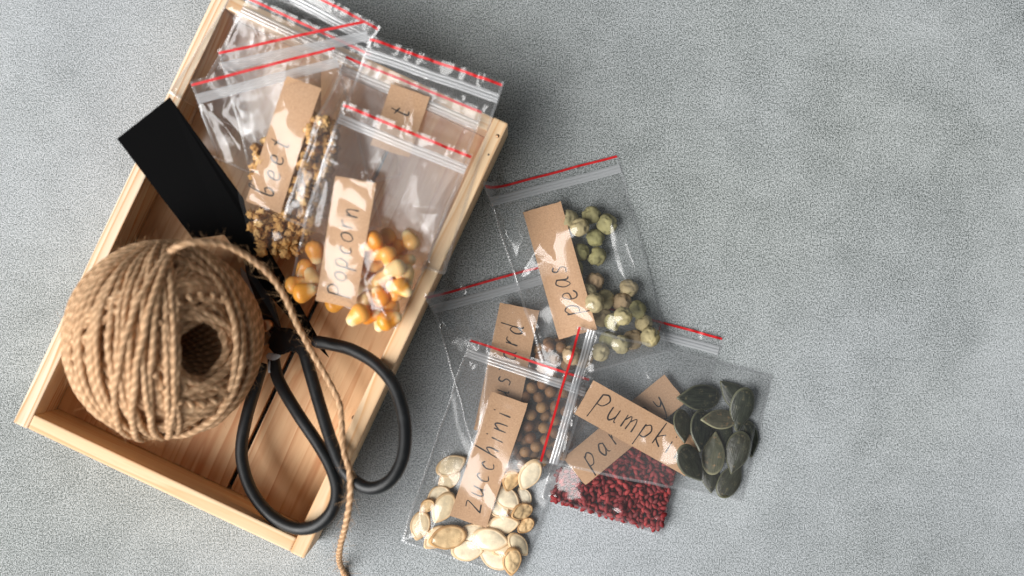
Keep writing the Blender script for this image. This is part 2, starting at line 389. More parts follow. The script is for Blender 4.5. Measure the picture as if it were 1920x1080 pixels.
# ------------------------------------------------------------------ seed meshes
def mk_mesh(name, V, F, mat, rho=None):
    me = bpy.data.meshes.new(name)
    me.from_pydata((np.asarray(V) * MM).tolist(), [], [tuple(int(i) for i in f) for f in F])
    me.polygons.foreach_set('use_smooth', [True] * len(me.polygons))
    if rho is not None:
        at = me.attributes.new('rho', 'FLOAT', 'POINT'); at.data.foreach_set('value', np.asarray(rho, np.float32))
    me.materials.append(mat); me.update(); return me
def ico(sub):
    bm = bmesh.new(); bmesh.ops.create_icosphere(bm, subdivisions=sub, radius=1)
    V = np.array([v.co[:] for v in bm.verts]); F = [[v.index for v in f.verts] for f in bm.faces]; bm.free(); return V, F
ICO3, ICO2 = ico(4), ico(3)
def noisev(V, sc, off):
    return np.array([mnoise.noise(Vector((v[0] * sc + off, v[1] * sc - off, v[2] * sc + 2 * off))) for v in V])
def pea_mesh(i):
    V, F = ICO3; V = V.copy()
    n1 = noisev(V, 1.6, i * 7.3); n2 = noisev(V, 3.2, i * 3.1 + 50)
    n3 = noisev(V, 2.3, i * 4.9 + 11)
    r = 0.96 - 0.5 * np.clip(n1, 0, 1) + 0.05 * n1 - 0.20 * np.exp(-np.abs(n3) / 0.06) * np.clip(0.4 + n2, 0, 1) - 0.06 * np.abs(n2)
    r -= 0.10 * np.exp(-((V[:, 2] - 0.85) ** 2 + V[:, 0] ** 2 * 0.6 + V[:, 1] ** 2 * 2) / 0.12)
    V = V * r[:, None]; V = np.sign(V) * np.abs(V) ** 0.92
    return mk_mesh('pea', V * (4.5, 4.5, 4.0), F, M_PEA)
def must_mesh(i):
    nu, nv = 20, 11; V = []
    for j in range(nv):
        th = math.pi * (j + 0.02) / (nv - 0.96)
        for k in range(nu):
            ph = 2 * math.pi * k / nu; r = 2.55 * (1 + 0.05 * (1 if k % 2 else -1) * math.sin(th))
            V.append((r * math.sin(th) * math.cos(ph), r * math.sin(th) * math.sin(ph), r * 1.04 * math.cos(th)))
    return mk_mesh('mustard_seed', V, grid_faces(nu, nv, True) + [tuple(range(nu)), tuple(range((nv - 1) * nu, nv * nu))[::-1]], M_MUST)
def red_mesh(i):
    nu, nv = 10, 8; V = []
    for j in range(nv):
        x = -1 + 2 * j / (nv - 1); pr = max(0.06, (1 - abs(x) ** 2.2)) ** 0.75
        for k in range(nu):
            ph = 2 * math.pi * k / nu; r = pr * (1 + 0.16 * (1 if k % 2 else -1))
            V.append((x * 1.95, r * 1.08 * math.cos(ph) + 0.15 * x * x * (i - 1), r * 0.85 * math.sin(ph)))
    return mk_mesh('red_seed', V, grid_faces(nu, nv, True) + [tuple(range(nu))[::-1], tuple(range((nv - 1) * nu, nv * nu))], M_REDS)
def beet_mesh(i):
    V, F = ICO2; V = V.copy()
    n1 = noisev(V, 1.9, i * 5.7 + 3); n2 = noisev(V, 4.6, i * 2.3 + 20)
    r = 1 + 0.55 * n1 + 0.9 * np.abs(n2) - 0.34
    return mk_mesh('beet_seed', V * r[:, None] * (2.9, 2.4, 1.9), F, M_BEET)
def corn_mesh(i):
    nu, nv = 18, 14; V = []; rho = []
    for j in range(nv):
        s = j / (nv - 1); x = -1 + 2 * s
        pr = (0.40 + 0.60 * min(1, s / 0.62) ** 0.8) * (max(0.0, 1 - max(0, (s - 0.62) / 0.38) ** 2.3)) ** 0.5
        pr = max(pr, 0.03)
        if j == 0: pr = 0.16
        for k in range(nu):
            ph = 2 * math.pi * k / nu
            y = pr * 3.55 * math.cos(ph); z = pr * (2.75 + 0.25 * (i % 3)) * math.sin(ph)
            if z > 0: z -= 0.7 * math.exp(-((x + 0.1) ** 2 / 0.12 + (y / 2.0) ** 2)) * (i % 2)
            V.append((x * 4.7, y * 1.04, z)); rho.append(s)
    return mk_mesh('corn_kernel', V, grid_faces(nu, nv, True) + [tuple(range(nu))[::-1], tuple(range((nv - 1) * nu, nv * nu))], M_CORN, rho)
def flat_seed(name, a, b, h, mat, tip, rimh, i, bend=0.0, rough=0.0):
    "flat pointed oval, tip towards -x, with a raised margin"
    ns, rr = 36, [0.0, 0.25, 0.45, 0.62, 0.74, 0.82, 0.88, 0.94, 1.0]
    V = []; F = []; rho = []
    def layer(sgn):
        st = len(V)
        for q in rr:
            for k in range(ns if q else 1):
                th = 2 * math.pi * k / ns; c, s = math.cos(th), math.sin(th)
                nar = 1 - tip * max(0.0, -c) ** 2.2
                x = a * q * (c * (1 + 0.10 * tip * max(0, -c) ** 6)); y = b * q * s * nar * (1 + 0.14 * c * (tip > 0.5))
                dome = (1 - (q / 0.98) ** 2.4) if q < 0.98 else 0
                m = rimh * math.exp(-((q - 0.90) / 0.05) ** 2) - rimh * 0.7 * math.exp(-((q - 0.79) / 0.06) ** 2)
                z = sgn * (h * (0.22 + 0.78 * max(0, dome) ** 0.6) * (1 if q < 1 else 0) + (m if q < 1 else 0))
                if q == 1.0: z = 0
                w = mnoise.noise(Vector((x * 0.45 + i * 9, y * 0.45, sgn * 2.0)))
                z += bend * (x / a) ** 2 + 0.10 * h * w + rough * w * (1 if q < 1 else 0.6)
                V.append((x, y, z)); rho.append(q)
        n = len(rr)
        for k in range(ns):
            f = (st, st + 1 + k, st + 1 + (k + 1) % ns); F.append(f if sgn > 0 else f[::-1])
            for j in range(1, n - 1):
                p = st + 1 + (j - 1) * ns; f = (p + k, p + ns + k, p + ns + (k + 1) % ns, p + (k + 1) % ns)
                F.append(f if sgn > 0 else f[::-1])
    layer(1); layer(-1)
    return mk_mesh(name, V, F, mat, rho)
ME_PEA = [pea_mesh(i) for i in range(8)]
ME_MUST = [must_mesh(0)]
ME_RED = [red_mesh(i) for i in range(3)]
ME_BEET = [beet_mesh(i) for i in range(6)]
ME_CORN = [corn_mesh(i) for i in range(6)]
ZL, ZB = 7.2, 4.6
ME_ZUC = [flat_seed('zucchini_seed', ZL, ZB * (1 + 0.06 * math.sin(i * 2)), 1.25, M_ZUC, 0.42, 0.26, i, 0.5 * math.sin(i * 1.7)) for i in range(5)]
ME_ZUCB = [flat_seed('zucchini_seed', ZL, ZB, 1.1, M_ZUCB, 0.34, 0.25, i + 8, 0.5, 0.35) for i in range(3)]
ME_PUMP = [flat_seed('pumpkin_seed', 9.3, 5.2 + 0.25 * math.sin(i * 3), 1.55, M_PUMP, 0.60, 0.06, i + 20, 0.3 * math.sin(i)) for i in range(4)]
ME_PUMPL = [flat_seed('pumpkin_seed', 9.3, 5.0, 1.5, M_PUMPL, 0.55, 0.10, i + 30, 0.3) for i in range(2)]

def drop_seed(name, me, px, py, ang, half, sc=(1, 1, 1), tilt=None, flat=True, sink=0.0, frac=0.6):
    "rest a seed on the pile at a photo position; half = half sizes (mm); ang in photo sense (0 right, 90 up)"
    p = W(px, py, 4.0); z = float(sample(PILE, p[0], p[1])); p = W(px, py, z + half[2] * sc[2])
    a = math.radians(ang); hx, hy, hz = half[0] * sc[0], half[1] * sc[1], half[2] * sc[2]
    sl = window(p[0], p[1], max(hx, hy))
    X = XX[sl] - p[0]; Y = YY[sl] - p[1]
    lx = X * math.cos(a) + Y * math.sin(a); ly = -X * math.sin(a) + Y * math.cos(a)
    q = (lx / hx) ** 2 + (ly / hy) ** 2
    sub = PILE[sl]; m = q < frac
    tx = ty = 0.0
    if flat and m.sum() > 8:
        A = np.stack([lx[m], ly[m], np.ones(m.sum())], 1); co_, *_ = np.linalg.lstsq(A, sub[m], rcond=None)
        tx, ty = np.clip(co_[0] * 0.8, -0.35, 0.35), np.clip(co_[1] * 0.8, -0.35, 0.35)
        pl = tx * lx + ty * ly
        base = float(np.percentile((sub - pl)[m], 88))
    else:
        low = hz * (1 - np.sqrt(np.clip(1 - q, 0, 1)))
        base = float((sub - low)[m].max()); pl = 0
    zc = base + hz * (0.92 if flat else 1.0) - sink
    inside = q < 1
    top = zc + pl + hz * np.sqrt(np.clip(1 - q, 0, 1))
    PILE[sl] = np.where(inside, np.maximum(sub, top), sub)
    o = link(name, me); o.location = (p[0] * MM, p[1] * MM, zc * MM)
    if flat:
        nz = Vector((-tx, -ty, 1)).normalized(); xa = Vector((1, 0, tx)).normalized(); ya = nz.cross(xa)
        R = Matrix((xa, ya, nz)).transposed(); o.rotation_euler = (Matrix.Rotation(a, 3, 'Z') @ R).to_euler()
    else: o.rotation_euler = tilt if tilt is not None else (0, 0, a)
    o.scale = sc
    o['_px'] = px; o['_py'] = py
    return o

# ------------------------------------------------------------------ handwriting
L = {
 'b': (0.75, [[(0.30, 1.5), (0.45, 1.95), (0.25, 1.9), (0.12, 1.0), (0.12, 0.1), (0.4, 0.0), (0.62, 0.35), (0.5, 0.75), (0.2, 0.55)]]),
 'e': (0.72, [[(0.08, 0.45), (0.5, 0.55), (0.52, 0.9), (0.28, 1.0), (0.08, 0.6), (0.15, 0.1), (0.45, 0.0), (0.68, 0.2)]]),
 't': (0.70, [[(0.35, 1.5), (0.28, 0.6), (0.32, 0.08), (0.62, 0.1)], [(0.02, 1.15), (0.62, 0.85)]]),
 'P': (0.95, [[(0.15, -0.55), (0.15, 1.4)], [(0.12, 1.35), (0.55, 1.5), (0.85, 1.15), (0.6, 0.65), (0.18, 0.6)]]),
 'p': (0.85, [[(0.12, 1.0), (0.10, -0.75)], [(0.10, 0.8), (0.45, 1.08), (0.72, 0.7), (0.5, 0.12), (0.14, 0.1)]]),
 'o': (0.80, [[(0.4, 1.0), (0.1, 0.7), (0.12, 0.2), (0.42, 0.0), (0.7, 0.35), (0.62, 0.85), (0.38, 1.0)]]),
 'c': (0.68, [[(0.58, 0.82), (0.35, 1.0), (0.08, 0.55), (0.25, 0.05), (0.6, 0.15)]]),
 'r': (0.62, [[(0.1, 1.0), (0.14, 0.0)], [(0.14, 0.55), (0.32, 0.95), (0.58, 0.95)]]),
 'n': (0.80, [[(0.1, 1.0), (0.14, 0.0)], [(0.14, 0.6), (0.42, 1.0), (0.6, 0.7), (0.66, 0.0)]]),
 'a': (0.82, [[(0.6, 0.9), (0.3, 1.0), (0.08, 0.5), (0.28, 0.02), (0.56, 0.4), (0.62, 0.95), (0.62, 0.2), (0.8, 0.05)]]),
 's': (0.66, [[(0.55, 0.9), (0.28, 1.0), (0.2, 0.7), (0.5, 0.4), (0.4, 0.05), (0.08, 0.1)]]),
 'z': (0.80, [[(0.08, 1.15), (0.5, 1.2), (0.55, 1.0), (0.1, 0.0), (0.2, -0.02), (0.72, 0.05)]]),
 'u': (0.85, [[(0.08, 1.0), (0.1, 0.3), (0.3, 0.02), (0.6, 0.4), (0.64, 1.0), (0.66, 0.15), (0.82, 0.05)]]),
 'h': (0.82, [[(0.18, 1.95), (0.10, 0.0)], [(0.12, 0.55), (0.42, 1.0), (0.6, 0.7), (0.62, 0.0)]]),
 'i': (0.48, [[(0.18, 0.95), (0.2, 0.0)], [(0.26, 1.42), (0.28, 1.30)]]),
 'm': (1.15, [[(0.08, 1.0), (0.12, 0.0)], [(0.12, 0.6), (0.36, 1.0), (0.5, 0.7), (0.5, 0.0)], [(0.5, 0.6), (0.78, 1.0), (0.94, 0.65), (0.98, 0.0)]]),
 'k': (0.78, [[(0.14, 1.8), (0.10, 0.0)], [(0.62, 1.0), (0.12, 0.5), (0.66, 0.0)]]),
 'd': (0.85, [[(0.58, 0.85), (0.28, 1.0), (0.08, 0.5), (0.28, 0.0), (0.58, 0.4)], [(0.62, 1.85), (0.6, 0.2), (0.78, 0.0)]]),
 'l': (0.42, [[(0.18, 1.8), (0.16, 0.15), (0.36, 0.02)]]),
 'y': (0.80, [[(0.08, 1.0), (0.14, 0.5), (0.35, 0.35), (0.58, 0.6)], [(0.64, 1.0), (0.5, 0.0), (0.25, -0.7), (0.02, -0.6)]]),
}
def make_label(px, py, rx, ry, length, width, text, t0, t1, xh, zest, label, lift=0.25, tilted=False, seed=0):
    "kraft strip; (px,py) = photo middle of its starting short end, (rx,ry) = reading direction in the photo"
    sc = KP * (1 - zest / HC)
    d = np.array((rx, -ry), float); d /= np.linalg.norm(d); n = np.array((-d[1], d[0]))
    p0 = W(px, py, zest)[:2]; Ln = length * sc; Wd = width * sc
    nu, nv = 25, 9
    s = np.linspace(0, Ln, nu); w = np.linspace(-Wd / 2, Wd / 2, nv)
    SS, WW = np.meshgrid(s, w)
    xy = p0[None, None] + SS[..., None] * d + WW[..., None] * n
    hp = sample(PILE, xy[..., 0], xy[..., 1])
    A = np.stack([SS.ravel(), WW.ravel(), np.ones(SS.size)], 1)
    cf, *_ = np.linalg.lstsq(A, hp.ravel(), rcond=None)
    if tilted:
        best = None                                      # the lowest plane the stiff strip can rest on
        for da in np.linspace(-0.3, 0.3, 13):
            for db in np.linspace(-0.5, 0.5, 21):
                pl = (cf[0] + da) * (SS - Ln / 2) + (cf[1] + db) * WW
                c_ = float(np.percentile(hp - pl, 99.0))
                if best is None or c_ + 0.6 * abs(da) + 0.6 * abs(db) < best[0]: best = (c_ + 0.6 * abs(da) + 0.6 * abs(db), c_, pl)
        zz = best[2] + best[1] + lift
        zz += 0.35 * np.clip(hp - zz + 1.0, 0, 1)
        for _ in range(6): zz = avg4(zz)
    else:
        pl = (A @ cf).reshape(SS.shape); zz = hp.copy()
        for _ in range(60): zz = np.maximum(hp * 0.6 + pl * 0.4, avg4(zz))
        for _ in range(25): zz = avg4(zz)
        zz = zz + max(0, float(np.percentile(hp - zz, 99.3))) + lift
    zz += 0.12 * np.sin(SS / Ln * 3.1 + seed)
    def zat(sx, wx):
        fi = np.clip(sx / Ln * (nu - 1), 0, nu - 1.001); fj = np.clip((wx + Wd / 2) / Wd * (nv - 1), 0, nv - 1.001)
        i = fi.astype(int); j = fj.astype(int); u = fi - i; v = fj - j
        return (zz[j, i] * (1 - u) + zz[j, i + 1] * u) * (1 - v) + (zz[j + 1, i] * (1 - u) + zz[j + 1, i + 1] * u) * v
    th = 0.32
    jit = np.random.default_rng(100 + seed)
    wob = jit.normal(0, 0.10, (nv, nu, 2)) * ((SS < 0.1) | (SS > Ln - 0.1))[..., None]
    top = np.dstack([xy + wob, zz]); bot = np.dstack([xy + wob, zz - th])
    V = np.concatenate([top.reshape(-1, 3), bot.reshape(-1, 3)]); N = nu * nv
    F = grid_faces(nu, nv) + [tuple(N + i for i in f[::-1]) for f in grid_faces(nu, nv)]
    rim = [i for i in range(nu)] + [j * nu + nu - 1 for j in range(1, nv)] + [(nv - 1) * nu + i for i in range(nu - 2, -1, -1)] + [j * nu for j in range(nv - 2, 0, -1)]
    F += [(rim[(i + 1) % len(rim)], rim[i], N + rim[i], N + rim[(i + 1) % len(rim)]) for i in range(len(rim))]
    root = empty('paper_label'); tag(root, label, 'paper label', 'kraft paper name labels')
    mesh_obj('paper_strip', V, F, M_KRAFT, root, smooth=False)
    if text:
        xm = xh * sc; tot = sum(L[c][0] for c in text)
        gap = ((t1 - t0) * sc / xm - tot) / max(1, len(text) - 1)
        x = t0 * sc / xm; VV = []; FF = []
        jr = np.random.default_rng(seed + 5)
        for c in text:
            dy = jr.normal(0, 0.07); sl_ = 0.10 + jr.normal(0, 0.03)
            for st in L[c][1]:
                q = np.array(st, float); q[:, 0] += sl_ * q[:, 1]
                q[:, 0] += x; q[:, 1] += dy - 0.55
                c2 = spline(q * xm, 0.25)
                tn = np.gradient(c2, axis=0); tn /= np.linalg.norm(tn, axis=1)[:, None] + 1e-9
                nn_ = np.stack([-tn[:, 1], tn[:, 0]], 1)
                m = len(c2); hw = 0.27 * (1 + 0.25 * np.sin(np.linspace(0, 5, m) + jr.uniform(0, 6))) * np.clip(np.minimum(np.arange(m), np.arange(m)[::-1]) / 1.5 + 0.55, 0, 1)
                for off in (-1, 1):
                    e = c2 + nn_ * (off * hw)[:, None]
                    zc = zat(e[:, 0], e[:, 1]) + 0.07
                    g = p0[None] + e[:, :1] * d + e[:, 1:] * n
                    VV.append(np.c_[g, zc])
                b0 = sum(len(v) for v in VV) - 2 * m
                FF += [(b0 + i, b0 + i + 1, b0 + m + i + 1, b0 + m + i) for i in range(m - 1)]
            x += L[c][0] + gap
        mesh_obj('handwriting', np.concatenate(VV), FF, M_INK, root, smooth=False)
    # the strip joins the pile
    c = p0 + d * Ln / 2; slc = window(c[0], c[1], Ln * 0.62)
    X = XX[slc] - p0[0]; Y = YY[slc] - p0[1]; ls = X * d[0] + Y * d[1]; lw = X * n[0] + Y * n[1]
    m = (ls >= 0) & (ls <= Ln) & (np.abs(lw) <= Wd / 2)
    sub = PILE[slc]; zt = zat(np.clip(ls, 0, Ln), np.clip(lw, -Wd / 2, Wd / 2))
    PILE[slc] = np.where(m, np.maximum(sub, zt + 0.1), sub)
    return root

# ------------------------------------------------------------------ zip bags
def make_bag(label, TL, TR, BR, BL, zc, contents=None, lean=False, puff=1.0, wr=1.0, seed=0, creases=9, flap=1.0, zip_t=7.0, red_t=1.7, relax=120, ridges=(), taut=0.85):
    "bag from its four photo corners (opening edge TL-TR) and their heights"
    C = [W(p[0], p[1], z) for p, z in zip((TL, TR, BR, BL), zc)]
    c0, c1, c2, c3 = [c[:2] for c in C]
    wid = 0.5 * (np.linalg.norm(c1 - c0) + np.linalg.norm(c2 - c3)); ln = 0.5 * (np.linalg.norm(c3 - c0) + np.linalg.norm(c2 - c1))
    def xy_of(u, v):
        u = np.asarray(u)[..., None]; v = np.asarray(v)[..., None]
        return c0 * (1 - u) * (1 - v) + c1 * u * (1 - v) + c2 * u * v + c3 * (1 - u) * v
    def zplane(u, v): return zc[0] * (1 - u) * (1 - v) + zc[1] * u * (1 - v) + zc[2] * u * v + zc[3] * (1 - u) * v
    P4 = np.array([c0, c1, c2, c3]); mn = P4.min(0) - 4; mx = P4.max(0) + 4
    i0 = max(0, int((mn[0] - GX0) / GS)); i1 = min(NX, int((mx[0] - GX0) / GS) + 1)
    j0 = max(0, int((mn[1] - GY0) / GS)); j1 = min(NY, int((mx[1] - GY0) / GS) + 1)
    sl = (slice(j0, j1), slice(i0, i1)); X = XX[sl]; Y = YY[sl]
    u = np.full(X.shape, 0.5); v = np.full(X.shape, 0.5)
    for _ in range(8):
        q = xy_of(u, v); ex = X - q[..., 0]; ey = Y - q[..., 1]
        du = (c1 - c0) * (1 - v[..., None]) + (c2 - c3) * v[..., None]; dv = (c3 - c0) * (1 - u[..., None]) + (c2 - c1) * u[..., None]
        det = du[..., 0] * dv[..., 1] - du[..., 1] * dv[..., 0]
        u = u + (ex * dv[..., 1] - ey * dv[..., 0]) / det; v = v + (du[..., 0] * ey - du[..., 1] * ex) / det
    mask = (u >= 0) & (u <= 1) & (v >= 0) & (v <= 1)
    # back film: a membrane over what lies below
    O = PILE[sl].copy()
    if lean: O = np.maximum(O, zplane(np.clip(u, 0, 1), np.clip(v, 0, 1)))
    zb = O.copy()
    for _ in range(90): zb = np.maximum(O, avg4(zb) - 0.004)
    for _ in range(4): zb = np.maximum(zb, avg4(zb))
    zb = zb + 0.12
    PILE[sl] = np.where(mask, zb + 0.12, PILE[sl])
    if contents: contents()
    O2 = PILE[sl].copy() + 0.2
    edge = np.minimum(np.minimum(u, 1 - u) * wid, (1 - v) * ln); edge = np.clip(edge, 0, None)
    zt_ = v * ln                                     # mm below the opening
    fixed = (~mask) | (edge < 0.8) | (zt_ < zip_t + 2.5)
    zf = np.where(fixed, zb + 0.3, O2)
    loose = zf.copy()
    for _ in range(relax): loose = np.where(fixed, zb + 0.3, np.maximum(O2, avg4(loose) - 0.003))
    for k_ in (24, 16, 8, 4, 2, 1):                  # taut film, coarse to fine
        for _ in range(50): zf = np.where(fixed, zb + 0.3, np.maximum(O2, avg4(zf, k_)))
    zf = taut * zf + (1 - taut) * loose
    for _ in range(14): zf = np.where(fixed, zb + 0.3, avg4(zf))
    zf = np.where(fixed, zf, zf + 0.35 * np.clip(edge / 3.0, 0, 1))
    FB = np.zeros_like(PILE); FB[:] = PILE; FB[sl] = zb
    FF_ = np.zeros_like(PILE); FF_[:] = PILE; FF_[sl] = zf
    OB = np.zeros_like(PILE); OB[:] = PILE; OB[sl] = np.where(mask, O2, zb)
    r = np.random.default_rng(1000 + seed)
    la = math.radians(LIGHT_AZ); lit = np.array((math.cos(la), math.sin(la)))
    zr = 0.5 * (max(zc) + min(zc)) + 6
    cr = [(W(x0, y0, zr)[:2], W(x1, y1, zr)[:2], w_, 0.44 * w_ * g_) for x0, y0, x1, y1, w_, g_ in ridges]
    for k in range(creases):
        p = xy_of(r.uniform(0.05, 0.95), r.uniform(0.16, 0.95)); a_ = la + math.pi / 2 + r.normal(0, 0.7); h_ = r.uniform(6, 17)
        d_ = np.array((math.cos(a_), math.sin(a_))) * h_; w_ = r.uniform(3.0, 8.5)
        cr.append((p - d_, p + d_, w_, w_ * r.uniform(0.22, 0.5) * wr))
    def wrinkle(s, t_):
        e = np.minimum(s, wid - s); eb = ln - t_; q = xy_of(s / wid, t_ / ln)
        z = np.zeros(np.shape(s))
        below = np.clip(t_ - zip_t - 1.8, 0, None); act = (t_ > zip_t + 1.8)
        side = np.exp(-((e - 2.4) / 1.9) ** 2) * np.clip(0.35 + 0.9 * vnoise(t_ / 9.0, s * 0 + 3.3 + (s > wid / 2) * 9, seed + 1), 0, 1)
        z += act * 0.40 * wr * side * (0.6 + vnoise(t_ / 1.5, e / 5.0 + 7, seed + 2))
        top = np.exp(-below / 5.5) * (1 - np.exp(-below / 0.9)) * act
        z += 1.1 * wr * top * (0.25 + vnoise(s / 2.8 + 0.25 * below * vnoise(s / 9.0, s * 0 + 1, seed + 8), below / 9.0, seed + 3))
        z += act * 1.1 * wr * (vnoise(s / 12.0, t_ / 14.0, seed + 4) + 0.3) * (1 - np.exp(-below / 6))
        z += act * 0.16 * wr * vnoise(s / 4.5, t_ / 5.5, seed + 5) * (1 - np.exp(-below / 4))
        for A_, B_, ww, hh in cr:
            ab = B_ - A_; l_ = np.linalg.norm(ab); ab = ab / l_; nl = np.array((-ab[1], ab[0])); nl = nl if nl @ lit > 0 else -nl
            v_ = q - A_; al_ = v_ @ ab / l_; dd = v_ @ nl
            tp = np.clip(al_, 0, 1) * (1 - np.clip(al_, 0, 1)) * 4; tp = np.sqrt(tp) * (0.88 + 0.12 * np.sin(al_ * 5 + ww * 7))
            we = ww * tp + 1e-6
            z += act * hh * tp * np.where(dd > 0, np.clip(1 - dd / we, 0, 1), np.clip(1 + dd / (we * 0.8), 0, 1))
        fl = (t_ < zip_t - 1.6)
        z += fl * flap * (0.30 + 0.6 * vnoise(s / 2.6, t_ / 12.0 + 5, seed + 6) + 0.3 * vnoise(s / 7.0, t_ / 5.0, seed + 9)) * np.clip((zip_t - 1.6 - t_) / 2.0, 0, 1)
        fade = np.clip(e / 2.0, 0, 1) * np.where(act, np.clip(eb / 2.5, 0, 1), 1)
        return np.maximum(z, -0.1) * fade
    pf = lambda s, t_: puff * np.clip(np.minimum(np.minimum(s, wid - s), ln - t_) / 11.0, 0, 1) ** 0.7 * np.clip((t_ - zip_t - 2) / 12.0, 0, 1)
    def front_z(s, t_):
        q = xy_of(s / wid, t_ / ln)
        z = sample(FF_, q[..., 0], q[..., 1]) + pf(s, t_) + wrinkle(s, t_)
        return q, np.maximum(z, sample(FB, q[..., 0], q[..., 1]) + 0.16)
    root = empty('zip_bag'); tag(root, label, 'zip bag', 'clear zip-lock seed bags')
    nu, nv = int(wid / 0.5), int(ln / 0.5)
    UU, VV = np.meshgrid(np.linspace(0, 1, nu), np.linspace(0, 1, nv))
    # outline is not a perfect rectangle: the sides wander a little
    s_ = UU * wid; t_ = VV * ln
    q, z = front_z(s_, t_)
    wob = 0.35 * vnoise(t_ / 7.0, UU * 0 + 2.2, seed + 20) * (1 - UU) + 0.35 * vnoise(t_ / 7.0, UU * 0 + 8.2, seed + 21) * UU
    ud = (c1 - c0) / np.linalg.norm(c1 - c0)
    q = q + wob[..., None] * ud
    mesh_obj('front_film', np.dstack([q, z]).reshape(-1, 3), [f[::-1] for f in grid_faces(nu, nv)], M_FILM, root)
    nb, mb = int(wid / 1.2), int(ln / 1.2)
    UU, VV = np.meshgrid(np.linspace(0.004, 0.996, nb), np.linspace(0.01, 0.996, mb)); q = xy_of(UU, VV)
    z = sample(FB, q[..., 0], q[..., 1])
    mesh_obj('back_film', np.dstack([q, z]).reshape(-1, 3), grid_faces(nb, mb)[:], M_BACK, root)
    # press-to-close strip with three ridges
    prof = [(-1.9, 0.02), (-1.6, 0.12), (-1.25, 0.55), (-0.9, 0.18), (-0.35, 0.2), (0.0, 0.85), (0.35, 0.2), (0.9, 0.18), (1.25, 0.55), (1.6, 0.12), (1.9, 0.02)]
    ns = int(wid / 0.8); s1 = np.linspace(0.1, wid - 0.1, ns); V = []
    bow = 0.25 * vnoise(s1 / 14.0, s1 * 0 + 1.5, seed + 30)
    for dt, dz in prof:
        q, z = front_z(s1, np.full(ns, zip_t) + dt + bow); V.append(np.c_[q, z + 0.1 + dz])
    mesh_obj('zip_strip', np.concatenate(V), [f[::-1] for f in grid_faces(ns, len(prof))], M_ZIP, root)
    ns = int(wid / 0.5); s1 = np.linspace(0.05, wid - 0.05, ns); V = []
    hw = 0.50
    for dt in (-hw, 0, hw):
        q, z = front_z(s1, np.full(ns, red_t) + dt + 0.18 * vnoise(s1 / 10.0, s1 * 0 + 4.5, seed + 31)); V.append(np.c_[q, z + 0.12])
    mesh_obj('red_line', np.concatenate(V), [f[::-1] for f in grid_faces(ns, 3)], M_RED, root)
    # crimped side seams and bottom fold
    for side in (0, 1, 2):
        m = int((ln if side < 2 else wid) / 0.28); tt_ = np.linspace(0.5, (ln if side < 2 else wid) - 0.3, m)
        bead = 0.15 * np.clip(np.sin(tt_ * 2 * math.pi / 1.25 + 1.3 * np.sin(tt_ * 0.9)), -0.2, 1) * (0.4 + 0.6 * np.abs(vnoise(tt_ / 5.0, tt_ * 0 + side, seed + 40)))
        V = []
        for k, e in enumerate((-0.35, 0.05, 0.45, 0.85)):
            if side == 0: s2, t2 = np.full(m, max(e, 0)), tt_
            elif side == 1: s2, t2 = np.full(m, wid - max(e, 0)), tt_
            else: s2, t2 = tt_, np.full(m, ln - max(e, 0))
            q, z = front_z(s2, t2)
            w1 = 0.35 * vnoise(t2 / 7.0, t2 * 0 + (2.2 if side == 0 else 8.2), seed + (20 if side == 0 else 21)) if side < 2 else 0 * t2
            out = (-ud if side == 0 else ud) if side < 2 else (c3 - c0) / np.linalg.norm(c3 - c0)
            off = (-e if e < 0 else 0)
            q = q + np.outer(w1, ud) + out * off
            V.append(np.c_[q, z + 0.08 + (bead if k in (1, 2) else 0)])
        f = grid_faces(m, 4)
        mesh_obj('side_seam' if side < 2 else 'bottom_seam', np.concatenate(V), f if side != 0 else [g[::-1] for g in f], M_SEAM, root)
    # the bag becomes part of the pile
    zz = np.where(mask, zf + pf(np.clip(u, 0, 1) * wid, np.clip(v, 0, 1) * ln) * 0.8 + 0.5, PILE[sl])
    PILE[sl] = np.maximum(PILE[sl], zz)
    return root

ORD = ['first', 'second', 'third', 'fourth', 'fifth', 'sixth', 'seventh', 'eighth', 'ninth', 'tenth', 'eleventh', 'twelfth', 'thirteenth', 'fourteenth', 'fifteenth', 'sixteenth', 'seventeenth', 'eighteenth', 'nineteenth', 'twentieth'] + ['twenty-' + w for w in ('first', 'second', 'third', 'fourth', 'fifth', 'sixth', 'seventh', 'eighth', 'ninth')] + ['thirtieth'] + ['thirty-' + w for w in ('first', 'second', 'third', 'fourth', 'fifth', 'sixth', 'seventh', 'eighth', 'ninth')]
def rank_labels(objs, what, frm, cat, group, dx, dy):
    "label alike seeds by their order along a direction in the photo"
    for i, o in enumerate(sorted(objs, key=lambda o: o['_px'] * dx + o['_py'] * dy)):
        tag(o, '%s, %s from %s' % (what, ORD[i], frm), cat, group)
def in_poly(x, y, poly):
    c = False; n = len(poly)
    for i in range(n):
        x1, y1 = poly[i]; x2, y2 = poly[(i + 1) % n]
        if (y1 > y) != (y2 > y) and x < (x2 - x1) * (y - y1) / (y2 - y1) + x1: c = not c
    return c
def scatter(poly, dmin, nmax, seed, tries=6000):
    r = np.random.default_rng(seed); P = np.array(poly); mn, mx = P.min(0), P.max(0); pts = []
    for _ in range(tries):
        p = r.uniform(mn, mx)
        if not in_poly(p[0], p[1], poly): continue
        if all((p[0] - q[0]) ** 2 + (p[1] - q[1]) ** 2 > dmin * dmin for q in pts): pts.append(p)
        if len(pts) >= nmax: break
    return pts

